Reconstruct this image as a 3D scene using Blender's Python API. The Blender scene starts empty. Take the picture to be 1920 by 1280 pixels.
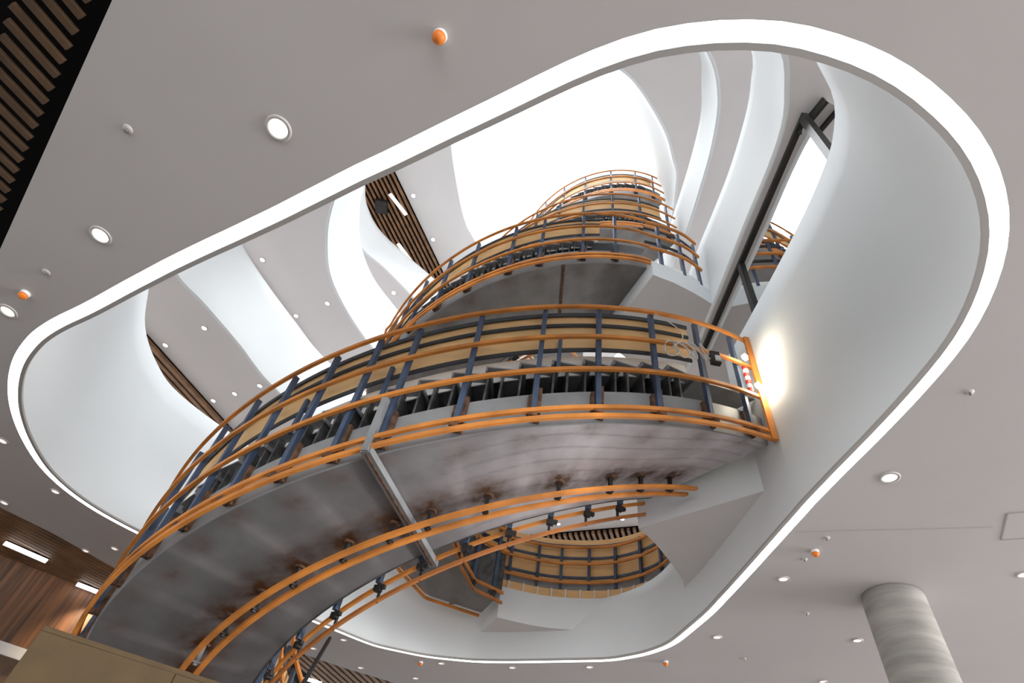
import bpy, math, random
import numpy as np
random.seed(4)
S = 3.6                      # metres per plan unit; the camera stands at the plan origin, 1.6 m above the floor
EYE = 1.6
HOLE = [[0.254, 0.161], [0.184, 0.177], [0.116, 0.201], [0.052, 0.234], [-0.009, 0.272], [-0.068, 0.313], [-0.127, 0.354], [-0.187, 0.395], [-0.246, 0.436], [-0.305, 0.477], [-0.365, 0.517], [-0.424, 0.559], [-0.482, 0.6], [-0.541, 0.642], [-0.601, 0.683], [-0.66, 0.723], [-0.72, 0.763], [-0.78, 0.804], [-0.839, 0.845], [-0.897, 0.887], [-0.955, 0.929], [-1.013, 0.972], [-1.071, 1.015], [-1.13, 1.057], [-1.189, 1.097], [-1.247, 1.14], [-1.302, 1.187], [-1.352, 1.239], [-1.398, 1.294], [-1.439, 1.353], [-1.475, 1.415], [-1.507, 1.48], [-1.534, 1.546], [-1.556, 1.615], [-1.573, 1.685], [-1.585, 1.756], [-1.592, 1.828], [-1.593, 1.9], [-1.583, 1.971], [-1.563, 2.04], [-1.533, 2.105], [-1.494, 2.166], [-1.448, 2.221], [-1.397, 2.272], [-1.343, 2.319], [-1.289, 2.367], [-1.236, 2.416], [-1.185, 2.467], [-1.133, 2.517], [-1.081, 2.567], [-1.029, 2.616], [-0.975, 2.664], [-0.921, 2.712], [-0.867, 2.759], [-0.813, 2.807], [-0.758, 2.853], [-0.698, 2.893], [-0.637, 2.931], [-0.575, 2.968], [-0.514, 3.006], [-0.452, 3.042], [-0.385, 3.07], [-0.314, 3.079], [-0.242, 3.084], [-0.17, 3.087], [-0.099, 3.082], [-0.028, 3.068], [0.042, 3.051], [0.111, 3.031], [0.177, 3.002], [0.242, 2.97], [0.306, 2.937], [0.369, 2.902], [0.431, 2.867], [0.494, 2.831], [0.556, 2.795], [0.619, 2.759], [0.681, 2.722], [0.737, 2.678], [0.785, 2.624], [0.83, 2.568], [0.866, 2.505], [0.895, 2.44], [0.913, 2.37], [0.922, 2.299], [0.929, 2.227], [0.936, 2.155], [0.942, 2.084], [0.945, 2.012], [0.945, 1.94], [0.946, 1.868], [0.946, 1.796], [0.946, 1.724], [0.946, 1.652], [0.945, 1.58], [0.945, 1.508], [0.944, 1.436], [0.944, 1.364], [0.943, 1.292], [0.945, 1.22], [0.947, 1.148], [0.95, 1.076], [0.953, 1.004], [0.955, 0.932], [0.956, 0.86], [0.955, 0.788], [0.952, 0.716], [0.944, 0.644], [0.928, 0.574], [0.904, 0.506], [0.873, 0.441], [0.833, 0.381], [0.785, 0.328], [0.73, 0.281], [0.67, 0.242], [0.605, 0.21], [0.538, 0.184], [0.469, 0.166], [0.397, 0.156], [0.326, 0.153]]
CAM_AXES = [[0.983041, 0.183387, 0.0], [-0.136711, 0.732836, 0.666529], [0.122233, -0.655225, 0.745479]]
SKYW, SIDEFILLW, REARFILLW, HOR, WSTR, EXPO = 10.5, 6000, 800, 1.15, 2.2, 0.
PI = math.pi
col = bpy.context.scene.collection
def W(p): return (p[0]*S, p[1]*S, p[2]*S + EYE)

# ------------------------------------------------------------------ materials
def mat(name, color, rough=.6, metal=0., emit=None, estr=0., noise=None, spec=.5):
    m = bpy.data.materials.new(name); m.use_nodes = True
    nt = m.node_tree; b = nt.nodes['Principled BSDF']
    b.inputs['Base Color'].default_value = (*color, 1); b.inputs['Roughness'].default_value = rough
    b.inputs['Metallic'].default_value = metal; b.inputs['Specular IOR Level'].default_value = spec
    if emit:
        b.inputs['Emission Color'].default_value = (*emit, 1); b.inputs['Emission Strength'].default_value = estr
    if noise:
        sc, amt, stretch = noise
        tc = nt.nodes.new('ShaderNodeTexCoord'); mp = nt.nodes.new('ShaderNodeMapping'); mp.inputs['Scale'].default_value = stretch
        nz = nt.nodes.new('ShaderNodeTexNoise'); nz.inputs['Scale'].default_value = sc; nz.inputs['Detail'].default_value = 6
        cr = nt.nodes.new('ShaderNodeValToRGB')
        cr.color_ramp.elements[0].position = .3; cr.color_ramp.elements[1].position = .7
        cr.color_ramp.elements[0].color = (*[max(0, c*(1-amt)) for c in color], 1)
        cr.color_ramp.elements[1].color = (*[min(1, c*(1+amt)) for c in color], 1)
        nt.links.new(tc.outputs['Object'], mp.inputs[0]); nt.links.new(mp.outputs[0], nz.inputs['Vector'])
        nt.links.new(nz.outputs['Fac'], cr.inputs[0]); nt.links.new(cr.outputs[0], b.inputs['Base Color'])
    return m
M = {}
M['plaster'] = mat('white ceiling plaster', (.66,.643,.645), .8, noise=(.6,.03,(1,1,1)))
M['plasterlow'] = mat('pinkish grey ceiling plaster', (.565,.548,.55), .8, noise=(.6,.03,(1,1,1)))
M['wall'] = mat('white atrium plaster', (.78,.825,.85), .7, noise=(.5,.02,(1,1,1)))
M['slab'] = mat('white slab plaster', (.80,.80,.81), .75)
M['lip'] = mat('grey edge trim', (.42,.41,.40), .5)
M['led'] = mat('lit diffuser', (1,1,1), .5, emit=(1,1,1), estr=3.2)
M['black'] = mat('black void', (.003,.0025,.0025), .9, spec=.1)
M['slat'] = mat('stained wood slat', (.22,.115,.055), .55, noise=(3,.35,(1,1,1)))
M['slatdark'] = mat('dark stained wood slat', (.12,.068,.034), .6, noise=(3,.35,(1,1,1)))
M['floor'] = mat('concrete floor', (.58,.55,.53), .7, noise=(1,.1,(1,1,1)))
M['timber'] = mat('orange spruce lath', (.64,.235,.042), .5, noise=(2.5,.3,(1,1,1)))
M['timberdark'] = mat('dark orange lath', (.42,.15,.035), .55, noise=(2.5,.3,(1,1,1)))
M['blue'] = mat('blue primed steel', (.055,.085,.15), .5, noise=(4,.3,(1,1,1)))
M['navy'] = mat('navy flat steel', (.03,.033,.04), .55, noise=(4,.3,(1,1,1)))
M['dark'] = mat('dark bare steel', (.035,.033,.033), .55, .3, noise=(6,.4,(1,1,1)))
M['rust'] = mat('rusty steel', (.13,.065,.035), .8, noise=(14,.6,(1,1,1)))
M['ply'] = mat('pale plywood', (.84,.54,.25), .6, noise=(2,.10,(1,1,4)))
M['gloss'] = mat('glossy white sheet', (.95,.95,.96), .15, noise=(2,.05,(1,1,1)))
M['steel'] = mat('grey primed steel', (.27,.28,.29), .5, .15, noise=(2.5,.18,(1,1,1)))
M['tread'] = mat('dark grey tread plate', (.10,.10,.10), .5, .3, noise=(9,.5,(1,1,1)))
M['concrete'] = mat('board marked concrete', (.33,.32,.295), .8, noise=(2.2,.28,(.5,.5,3.5)))
M['mdf'] = mat('plywood boarding', (.090,.056,.021), .7, noise=(5,.15,(1,1,1)))
M['trim'] = mat('white lamp ring', (.52,.50,.49), .4)
M['lamp'] = mat('lit lamp glass', (1,1,1), .4, emit=(1,.95,.9), estr=4)
M['lampdim'] = mat('softly lit lamp glass', (1,.9,.88), .4, emit=(1,.88,.84), estr=.9)
M['orange'] = mat('orange plastic', (.75,.20,.02), .45)
M['grey'] = mat('grey metal', (.25,.25,.25), .5, .3)
M['frame'] = mat('black metal frame', (.012,.011,.011), .4)
M['white'] = mat('white plastic', (.8,.8,.8), .4)
M['red'] = mat('red plastic', (.7,.03,.02), .4)
M['cable'] = mat('white cable', (.72,.70,.66), .5)
M['seam'] = mat('shadow gap', (.38,.365,.365), .8)
# vertical boards on the far wall
def wood_wall():
    m = mat('vertical wood boards', (.25,.12,.05), .5); nt = m.node_tree; b = nt.nodes['Principled BSDF']
    tc = nt.nodes.new('ShaderNodeTexCoord'); mp = nt.nodes.new('ShaderNodeMapping'); mp.inputs['Scale'].default_value = (7,7,.25)
    nz = nt.nodes.new('ShaderNodeTexNoise'); nz.inputs['Scale'].default_value = 2.2; nz.inputs['Detail'].default_value = 5
    cr = nt.nodes.new('ShaderNodeValToRGB'); cr.color_ramp.elements[0].position = .38; cr.color_ramp.elements[1].position = .62
    cr.color_ramp.elements[0].color = (.048,.018,.007,1); cr.color_ramp.elements[1].color = (.175,.072,.025,1)
    nt.links.new(tc.outputs['Object'], mp.inputs[0]); nt.links.new(mp.outputs[0], nz.inputs['Vector'])
    nt.links.new(nz.outputs['Fac'], cr.inputs[0]); nt.links.new(cr.outputs[0], b.inputs['Base Color'])
    return m
M['boards'] = wood_wall()
# soffit steel: vertex colour "wear" (r = rust, g = painted light plus pale stripes) over blotchy steel
def soffit_mat(name, base, pale):
    m = mat(name, base, .55, .1); nt = m.node_tree; b = nt.nodes['Principled BSDF']; L = nt.links.new
    at = nt.nodes.new('ShaderNodeVertexColor'); at.layer_name = 'wear'
    sep = nt.nodes.new('ShaderNodeSeparateColor'); L(at.outputs[0], sep.inputs[0])
    tc = nt.nodes.new('ShaderNodeTexCoord'); nz = nt.nodes.new('ShaderNodeTexNoise'); nz.inputs['Scale'].default_value = 3.; nz.inputs['Detail'].default_value = 7
    L(tc.outputs['Object'], nz.inputs['Vector'])
    mx = nt.nodes.new('ShaderNodeMix'); mx.data_type = 'RGBA'; mx.inputs[6].default_value = (*base,1); mx.inputs[7].default_value = (*pale,1)
    L(sep.outputs[1], mx.inputs[0])
    mul = nt.nodes.new('ShaderNodeMix'); mul.data_type = 'RGBA'; mul.blend_type = 'MULTIPLY'; mul.inputs[0].default_value = .55
    cr = nt.nodes.new('ShaderNodeValToRGB'); cr.color_ramp.elements[0].position=.3; cr.color_ramp.elements[1].position=.75
    cr.color_ramp.elements[0].color=(.55,.53,.52,1); cr.color_ramp.elements[1].color=(1.15,1.15,1.17,1)
    L(nz.outputs['Fac'], cr.inputs[0]); L(mx.outputs[2], mul.inputs[6]); L(cr.outputs[0], mul.inputs[7])
    nz2 = nt.nodes.new('ShaderNodeTexNoise'); nz2.inputs['Scale'].default_value = 9.; nz2.inputs['Detail'].default_value = 5
    L(tc.outputs['Object'], nz2.inputs['Vector'])
    ma = nt.nodes.new('ShaderNodeMath'); ma.operation='MULTIPLY_ADD'; ma.inputs[1].default_value=1.2; ma.inputs[2].default_value=-.1
    L(nz2.outputs['Fac'], ma.inputs[0])
    mb = nt.nodes.new('ShaderNodeMath'); mb.operation='MULTIPLY'; mb.use_clamp=True; L(ma.outputs[0], mb.inputs[0]); L(sep.outputs[0], mb.inputs[1])
    mc = nt.nodes.new('ShaderNodeMath'); mc.operation='MULTIPLY'; mc.use_clamp=True; mc.inputs[1].default_value=1.6; L(mb.outputs[0], mc.inputs[0])
    mx2 = nt.nodes.new('ShaderNodeMix'); mx2.data_type='RGBA'; mx2.inputs[7].default_value=(.080,.031,.009,1)
    L(mc.outputs[0], mx2.inputs[0]); L(mul.outputs[2], mx2.inputs[6]); L(mx2.outputs[2], b.inputs['Base Color'])
    return m
M['soffit'] = soffit_mat('weathered steel soffit', (.155,.157,.163), (.62,.585,.61))
M['soffitdark'] = soffit_mat('dark steel soffit', (.19,.185,.18), (.27,.26,.25))
def glass_mat():
    m = bpy.data.materials.new('mirror like glazing'); m.use_nodes = True; nt = m.node_tree; nt.nodes.clear()
    o = nt.nodes.new('ShaderNodeOutputMaterial'); t = nt.nodes.new('ShaderNodeBsdfTransparent'); t.inputs[0].default_value=(.86,.9,.9,1)
    g = nt.nodes.new('ShaderNodeBsdfGlossy'); g.inputs['Roughness'].default_value=.01; mx = nt.nodes.new('ShaderNodeMixShader')
    lw = nt.nodes.new('ShaderNodeFresnel'); lw.inputs[0].default_value = 2.0
    ad = nt.nodes.new('ShaderNodeMath'); ad.operation='ADD'; ad.inputs[1].default_value=.25; ad.use_clamp=True
    nt.links.new(lw.outputs[0], ad.inputs[0]); nt.links.new(ad.outputs[0], mx.inputs[0])
    nt.links.new(t.outputs[0], mx.inputs[1]); nt.links.new(g.outputs[0], mx.inputs[2]); nt.links.new(mx.outputs[0], o.inputs[0])
    return m
M['glass'] = glass_mat()

# ------------------------------------------------------------------ mesh helpers
class MB:
    def __init__(s): s.v = []; s.f = []; s.wear = []
    def add(s, vs, fs):
        o = len(s.v); s.v += [tuple(map(float, v)) for v in vs]; s.f += [tuple(i+o for i in f) for f in fs]; return s
    def grid(s, rows, closed=False, flip=False):
        n = len(rows); m = len(rows[0]); vs = [p for r in rows for p in r]; fs = []
        for i in range(n-1):
            for j in range(m if closed else m-1):
                k = (j+1) % m; f = (i*m+j, i*m+k, (i+1)*m+k, (i+1)*m+j); fs.append(f[::-1] if flip else f)
        return s.add(vs, fs)
    def sweep(s, secs):                        # list of closed sections -> capped solid
        m = len(secs[0]); o = len(s.v); s.grid(secs, True)
        s.f.append(tuple(range(o, o+m))[::-1]); e = o+(len(secs)-1)*m; s.f.append(tuple(range(e, e+m))); return s
    def box(s, c, ax, ay, az):                 # centre and three half-axis vectors
        c, ax, ay, az = map(np.array, (c, ax, ay, az))
        lo = [c-ax-ay-az, c+ax-ay-az, c+ax+ay-az, c-ax+ay-az]; hi = [p+2*az for p in lo]
        return s.sweep([lo, hi])
    def tube(s, pts, r, n=8):
        pts = [np.array(p, float) for p in pts]; secs = []
        for i, p in enumerate(pts):
            t = pts[min(i+1, len(pts)-1)] - pts[max(i-1, 0)]; t /= np.linalg.norm(t)+1e-12
            a = np.cross(t, (0,0,1)) if abs(t[2]) < .9 else np.cross(t, (1,0,0)); a /= np.linalg.norm(a); b = np.cross(t, a)
            secs.append([p + r*(math.cos(k*2*PI/n)*a + math.sin(k*2*PI/n)*b) for k in range(n)])
        return s.sweep(secs)
    def lathe(s, c, prof, n=28):               # prof: (radius, z) list, metres, around a vertical axis
        rows = [[(c[0]+r*math.cos(k*2*PI/n), c[1]+r*math.sin(k*2*PI/n), c[2]+z) for k in range(n)] for r, z in prof]
        return s.grid(rows, True)
    def build(s, name, material, parent=None, smooth=False):
        me = bpy.data.meshes.new(name); me.from_pydata(s.v, [], s.f); me.update()
        me.materials.append(material)
        if len(s.wear) == len(s.v):
            a = me.color_attributes.new('wear', 'FLOAT_COLOR', 'POINT')
            a.data.foreach_set('color', [x for w in s.wear for x in (w[0], w[1], 0, 1)])
        if smooth: me.polygons.foreach_set('use_smooth', [True]*len(me.polygons))
        o = bpy.data.objects.new(name, me); col.objects.link(o)
        if parent:
            o.parent = parent; o.matrix_parent_inverse = world_of(parent).inverted()
        return o
from mathutils import Matrix
def world_of(o):
    m = Matrix.Translation(o.location)
    return (world_of(o.parent) @ o.matrix_parent_inverse @ m) if o.parent else m
def tag(o, label=None, cat=None, group=None, kind=None):
    for k, v in (('label', label), ('category', cat), ('group', group), ('kind', kind)):
        if v: o[k] = v
    return o
def thing(name, label, cat, loc=(0,0,0), group=None):
    o = bpy.data.objects.new(name, None); col.objects.link(o); o.location = loc; o.empty_display_size = .2
    return tag(o, label, cat, group)
def struct(mb, name, material, label, cat, smooth=False, under=None):
    o = mb.build(name, material, None, smooth)
    if under:
        o.data.materials.append(under)  # separate underside colour imitates warm light bounced up from the floor
        for p in o.data.polygons:
            if p.normal.z < -.9 or (abs(p.normal.z) > .9 and p.center.z < min(v.co.z for v in o.data.vertices)+.01): p.material_index = 1
    return tag(o, label, cat, None, 'structure')
    return tag(mb.build(name, material, None, smooth), label, cat, None, 'structure')
def spline(P, n, closed=True):
    P = [np.array(p, float) for p in P]; m = len(P); out = []
    segs = m if closed else m-1; k = max(2, n//segs)
    for i in range(segs):
        g = (lambda j: P[j % m]) if closed else (lambda j: P[min(max(j,0),m-1)])
        a, b, c, d = g(i-1), g(i), g(i+1), g(i+2)
        for q in range(k):
            t = q/k; out.append(.5*((2*b)+(c-a)*t+(2*a-5*b+4*c-d)*t*t+(3*b-a-3*c+d)*t**3))
    if not closed: out.append(P[-1])
    return np.array(out)
def radial(P, c, ang):                          # star-shaped closed curve sampled at given angles about c
    d = P - np.array(c); th = np.arctan2(d[:,1], d[:,0]); r = np.hypot(d[:,0], d[:,1]); o = np.argsort(th); th = th[o]; r = r[o]
    th = np.r_[th[-3:]-2*PI, th, th[:3]+2*PI]; r = np.r_[r[-3:], r, r[:3]]
    R = np.interp(ang, th, r); return np.stack([c[0]+R*np.cos(ang), c[1]+R*np.sin(ang)], 1)
def inset(P, d):                                # closed CCW/CW curve moved towards its inside
    t = np.roll(P,-1,0)-np.roll(P,1,0); t /= np.linalg.norm(t,axis=1)[:,None]+1e-9; n = np.stack([-t[:,1], t[:,0]],1)
    c = P.mean(0); s = np.sign(((c-P)*n).sum()); return P + n*s*d
NA = 240
ANG = np.linspace(-PI, PI, NA, endpoint=False)
def lift(P, z): return [W((p[0], p[1], z)) for p in P]

# ------------------------------------------------------------------ the setting: floors, ceilings and the atrium bands
C1 = (-.25, 1.62)
hole = radial(spline(HOLE, 480), C1, ANG)
BIG = [(-9,-4),(-9,9),(9,9),(9,-4)]
def densify(P, k=40):
    out = []
    for i in range(len(P)):
        a, b = np.array(P[i],float), np.array(P[(i+1)%len(P)],float); out += [a+(b-a)*t/k for t in range(k)]
    return np.array(out)
big = lambda c: radial(densify(BIG,80), c, ANG)
plaster = radial(densify([(7,-3),(.93,-1.82),(-.3,-.287),(-.77,.3),(-1.25,.9),(-1.70,1.46),(-2.02,1.86),(-2.06,2.1),(-1.92,2.3),(-1.77,2.45),(-1.59,2.69),(-1.25,3.05),(-.78,3.38),(-.59,3.47),(-.41,3.53),(-.15,3.62),(.5,4.0),(2,5.2),(7,5.2)],30), C1, ANG)
def slab_ring(inner, outer, z, th=.05, back=0.):
    m = MB(); m.grid([lift(inner,z), lift(outer,z), lift(outer,z+th), lift(inset(inner,-back) if back else inner,z+th), lift(inner,z)], True); return m
ceil1 = struct(slab_ring(hole, plaster, 1.0), 'ceiling', M['plasterlow'], 'grey white plaster ceiling around the oval opening', 'ceiling')
struct(slab_ring(plaster, big(C1), 1.10, .02), 'ceiling_void', M['black'], 'black void above the wooden slat ceiling', 'ceiling')
# glowing strip and grey lip around the opening
h1 = inset(hole, .031); h2 = inset(hole, .042)
m = MB(); m.grid([lift(hole,1.0005), lift(h1,1.0005), lift(h1,1.012), lift(hole,1.012), lift(hole,1.0005)], True)
ls = thing('light_strip', 'glowing white light strip running round the oval ceiling opening', 'light', W((hole[0][0],hole[0][1],1.0)))
m.build('diffuser', M['led'], ls)
m = MB(); m.grid([lift(h1,.997), lift(h2,.997), lift(h2,1.004), lift(h1,1.006), lift(h1,.997)], True); m.build('edge_trim', M['lip'], ls)
# band outlines (plan), bottom and top of each parapet band
T1 = [(.60,.25),(.71,.35),(.8,.43),(.85,.52),(.88,.63),(.9,.86),(.905,1.25),(.90,1.8),(.88,2.2),(.84,2.62),(.64,2.97),(.3,3.17),(-.1,3.22),(-.6,3.2),(-1.1,3.0),(-1.48,2.65),(-1.69,2.39),(-1.74,2.19),(-1.73,1.97),(-1.66,1.76),(-1.48,1.38),(-1.15,1.02),(-.6,.62),(0,.22),(.25,.14),(.45,.17)]
B2 = [(.777,.457),(.846,.569),(.898,.70),(.922,.88),(.936,1.185),(.965,1.63),(.99,2.2),(.95,2.8),(.6,3.3),(.1,3.62),(-.6,3.6),(-1.15,3.3),(-1.5,2.89),(-1.66,2.55),(-1.81,2.27),(-1.92,2.09),(-1.95,1.82),(-1.75,1.45),(-1.1,.9),(-.3,.45),(.2,.22),(.55,.27)]
T2 = [(.86,.60),(.915,.728),(.954,.876),(.988,1.157),(.997,1.41),(1.0,1.71),(1.02,2.2),(.97,2.9),(.6,3.4),(.1,3.7),(-.6,3.75),(-1.1,3.55),(-1.44,3.22),(-1.63,2.89),(-1.79,2.58),(-1.91,2.29),(-1.95,2.0),(-1.7,1.5),(-1,1),(-.2,.55),(.3,.3),(.65,.4)]
B3 = [(.79,.77),(.933,.98),(1.0,1.23),(1.034,1.515),(1.063,1.96),(1.08,2.5),(1.1,3.2),(.8,4.05),(-.3,4.2),(-.9,3.93),(-1.27,3.53),(-1.53,2.98),(-1.56,2.57),(-1.47,2.16),(-1.2,1.6),(-.5,1.1),(.1,.72),(.5,.6)]
T3 = [(.87,.90),(.97,1.11),(1.04,1.32),(1.08,1.64),(1.10,2.0),(1.12,2.6),(1.13,3.4),(.75,4.2),(-.3,4.35),(-.85,4.08),(-1.21,3.62),(-1.42,3.31),(-1.52,2.99),(-1.53,2.7),(-1.47,2.35),(-1.25,1.9),(-.5,1.35),(.2,.88),(.6,.75)]
B4 = [(.44,1.26),(.64,1.38),(.93,1.66),(1.08,1.89),(1.17,2.07),(1.25,2.6),(1.1,3.5),(.5,4.3),(-.3,4.5),(-.8,4.25),(-1.2,3.88),(-1.49,3.59),(-1.72,3.39),(-1.85,3.0),(-1.8,2.4),(-1.3,1.95),(-.5,1.45),(.1,1.15)]
T4 = [(.40,1.46),(.68,1.73),(.88,1.99),(1.05,2.29),(1.2,2.8),(1.1,3.7),(.5,4.5),(-.2,4.65),(-.7,4.4),(-1.13,4.06),(-1.68,3.62),(-1.86,3.31),(-1.88,3.02),(-1.8,2.5),(-1.3,2.1),(-.5,1.6),(.1,1.35)]
SKY = [(.5,1.4),(.95,1.75),(1.3,2.2),(1.5,2.9),(1.4,4),(.5,4.8),(-.2,4.5),(-.69,3.81),(-.85,3.53),(-.98,3.07),(-1.07,2.64),(-1.1,2.3),(-.95,1.9),(-.3,1.5)]
def band(bot, zb, top, zt, name, label, c, zdrop=None):
    n = len(ANG); th = .05
    zt_ = np.full(n, zt)
    if zdrop:
        for i, p in enumerate(bot):
            if zdrop(p): zt_[i] = 1.30
    f = ((zt_-zb)/(zt-zb))[:,None]; top = bot + (top-bot)*f
    bo = inset(bot, -th); to = inset(top, -th)
    m = MB(); L = lambda P, Z: [W((p[0],p[1],z)) for p, z in zip(P, Z)]
    zb_ = np.full(n, zb)
    mid = [L(bot+(top-bot)*k/6, zb_+(zt_-zb_)*k/6) for k in range(7)]
    bo = inset(bot+(top-bot)*(.125/(zt_-zb_))[:,None], -th)
    bi = inset(bot, -.02)
    m.grid([L(bi, zb_-.0006)] + [L(bot, zb_-.0006)] + mid + [L(to, zt_), L(bo, zb_+.125), L(bi, zb_+.02), L(bi, zb_-.0006)], True)
    return struct(m, name, M['wall'], label, 'wall', True)
rad = lambda P, c: radial(spline(P, 600), c, ANG)
w1 = band(h2, 1.0042, inset(rad(T1,C1),.012), 1.80, 'wall_lower', 'broad white curved wall band just above the glowing ring', C1,
     lambda p: p[1] > 1.50 and p[0] > -.0 and p[1] > 1.2)
C2 = (-.4,1.9); C3 = (-.2,2.4); C4 = (-.2,2.8)
Z2, Z3, Z4, Z5 = 2.37, 3.59, 4.81, 6.0
band(rad(B2,C2), Z2, rad(T2,C2), 3.02, 'wall_second', 'white curved parapet band of the second gallery up', C2)
band(rad(B3,C3), Z3, rad(T3,C3), 4.24, 'wall_third', 'white curved parapet band of the third gallery up', C3)
band(rad(B4,C4), Z4, rad(T4,C4), 5.46, 'wall_upper', 'bright white curved parapet band of the topmost gallery', C4)
for P, c, z, nm, lb in ((B2,C2,Z2,'ceiling_second','plaster ceiling above the first gallery'),(B3,C3,Z3,'ceiling_third','plaster ceiling above the second gallery'),
                        (B4,C4,Z4,'ceiling_fourth','plaster ceiling above the third gallery'),(SKY,C4,Z5,'ceiling_top','pale top ceiling around the roof opening')):
    struct(slab_ring(inset(rad(P,c),-.012 if P is not SKY else 0), radial(densify([(-4.2,-2.5),(-4.2,6.6),(3.6,6.6),(3.6,-2.5)],80), c, ANG), z, .12, 0 if P is SKY else .16), nm, M['plaster'], lb, 'ceiling')
m = MB(); m.add([W((-9,-4,-.4445)),W((9,-4,-.4445)),W((9,9,-.4445)),W((-9,9,-.4445))], [(0,1,2,3)]); struct(m, 'floor', M['floor'], 'grey concrete floor of the hall', 'floor')
# floor of the first gallery, above the ground ceiling
gal = np.array(C1)+(hole-np.array(C1))*1.4
struct(slab_ring(gal, big(C1), 1.20, .10), 'floor_gallery', M['floor'], 'gallery floor slab above the ground floor ceiling', 'floor')
# landing slabs
def prism(poly, z0, z1): 
    m = MB(); return m.sweep([[W((x,y,z0)) for x,y in poly], [W((x,y,z1)) for x,y in poly]])
arcA = spline([(.585,1.818),(.654,1.879),(.727,1.96),(.80,2.051),(.88,2.171),(.912,2.33),(.885,2.5),(.80,2.645),(.682,2.742),(.513,2.808),(.359,2.832),(.175,2.816)], 66, False)
wall_side = [(.09,3.12),(.35,3.02),(.6,2.9),(.8,2.75),(.95,2.5),(1.0,2.2),(1.0,1.45),(.912,1.452)]
struct(prism([tuple(p) for p in arcA]+wall_side, 1.145, 1.30), 'floor_landing', M['wall'], 'white landing slab the lowest stair flight runs into', 'landing', False, M['plaster'])
arc2 = [(.486,2.01)] + [(.322+.6*math.cos(a), 2.585+.6*math.sin(a)) for a in np.radians(np.arange(-68,100,8))] + [(.21,3.17),(.09,3.6)]
land2 = [(.97,1.62),(.86,1.575),(.74,1.535),(.628,1.512)]
struct(prism(land2 + arc2 + [(.5,3.5),(.9,3.0),(1.04,2.4),(1.04,1.63)], Z2+.002, 2.50), 'floor_landing_upper', M['wall'], 'white wedge shaped landing slab under the second stair flight', 'landing', False, M['plaster'])

# ------------------------------------------------------------------ wooden slat ceilings (one thing each: dark backing + slats)
def slat_ceiling(name, label, p0, p1, out, z, d_along, spacing, width, length, start=.0, mt='slat', wander=0, backing=True, loc=None, hh=.012):
    # p0->p1: edge line in plan, out: how far the field reaches away from it; d_along 'edge' -> slats parallel to the edge, else a direction
    p0, p1 = np.array(p0,float), np.array(p1,float); e = p1-p0; Lg = np.linalg.norm(e); e /= Lg; n = np.array([-e[1], e[0]])*out/abs(out)
    t = thing(name, label, 'slat ceiling', W((*(p0+p1)/2, z)))
    if backing:
        q = [p0, p1, p1+n*abs(out), p0+n*abs(out)]; mb = MB(); mb.sweep([[W((*a, z)) for a in q], [W((*a, z+.02)) for a in q]]); mb.build('backing_panel', M['black'], t)
    mb = MB(); hw = width/2*S; hh = hh*S
    if d_along == 'edge':
        k = start
        while k < abs(out)-width:
            c = (p0+p1)/2 + n*(k+width/2); mb.box(W((*c, z-.012)), (e[0]*Lg/2*S, e[1]*Lg/2*S, 0), (n[0]*hw, n[1]*hw, 0), (0,0,hh)); k += spacing
    else:
        d = np.array(d_along,float); d /= np.linalg.norm(d); s = np.array([-d[1], d[0]]); k = 0
        if d@n < 0: d = -d
        while k < Lg:
            a = p0 + e*k + d*(start/max(.2,d@n)); c = a + d*length/2
            mb.box(W((*c, z-.012)), (d[0]*length/2*S, d[1]*length/2*S, 0), (s[0]*hw, s[1]*hw, 0), (0,0,hh)); k += spacing/abs(e@s)
    mb.build('slats', M[mt], t)
    return t
slat_ceiling('slat_ceiling', 'dark wooden slat ceiling with spaced battens in the upper left corner', (-.30,-.287),(-1.9,1.71), .16, 1.04, (.053,.079), .0355, .0150, .105, .040, 'slatdark', backing=False, hh=.004)
slat_ceiling('slat_ceiling', 'brown wooden slat ceiling above the boarded wall at lower left', (-2.35,1.80),(-1.25,3.10), .52, 1.03, 'edge', .034, .024, 0, .01)
slat_ceiling('slat_ceiling', 'brown wooden slat ceiling strip at the bottom edge behind the stair foot', (-.95,3.33),(.6,3.75), .7, 1.03, (.35,.9), .045, .026, .6, .02)
slat_ceiling('slat_ceiling', 'dark slat ceiling sliver above the left end of the lowest wall band', (-2.42,2.27),(-1.57,4.15), 1.3, Z2-.003, 'edge', .05, .03, 0, .01)
slat_ceiling('slat_ceiling', 'slat ceiling seen through the stair eye above the plywood balustrade', (1.9,3.35),(-.3,4.54), -1.3, Z2-.003, (.42,.9), .046, .022, 1.2, .012)
slat_ceiling('slat_ceiling', 'thin dark slat ceiling sliver under the second gallery at left', (-2.50,2.32),(-1.80,3.76), .6, Z3-.003, 'edge', .05, .03, 0, .01)
top_sl = slat_ceiling('slat_ceiling', 'striped wooden slat ceiling high up beside the roof opening', (-2.21,2.08),(-.75,5.0), 1.2, Z5-.003, 'edge', .058, .027, 0, .02)

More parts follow.
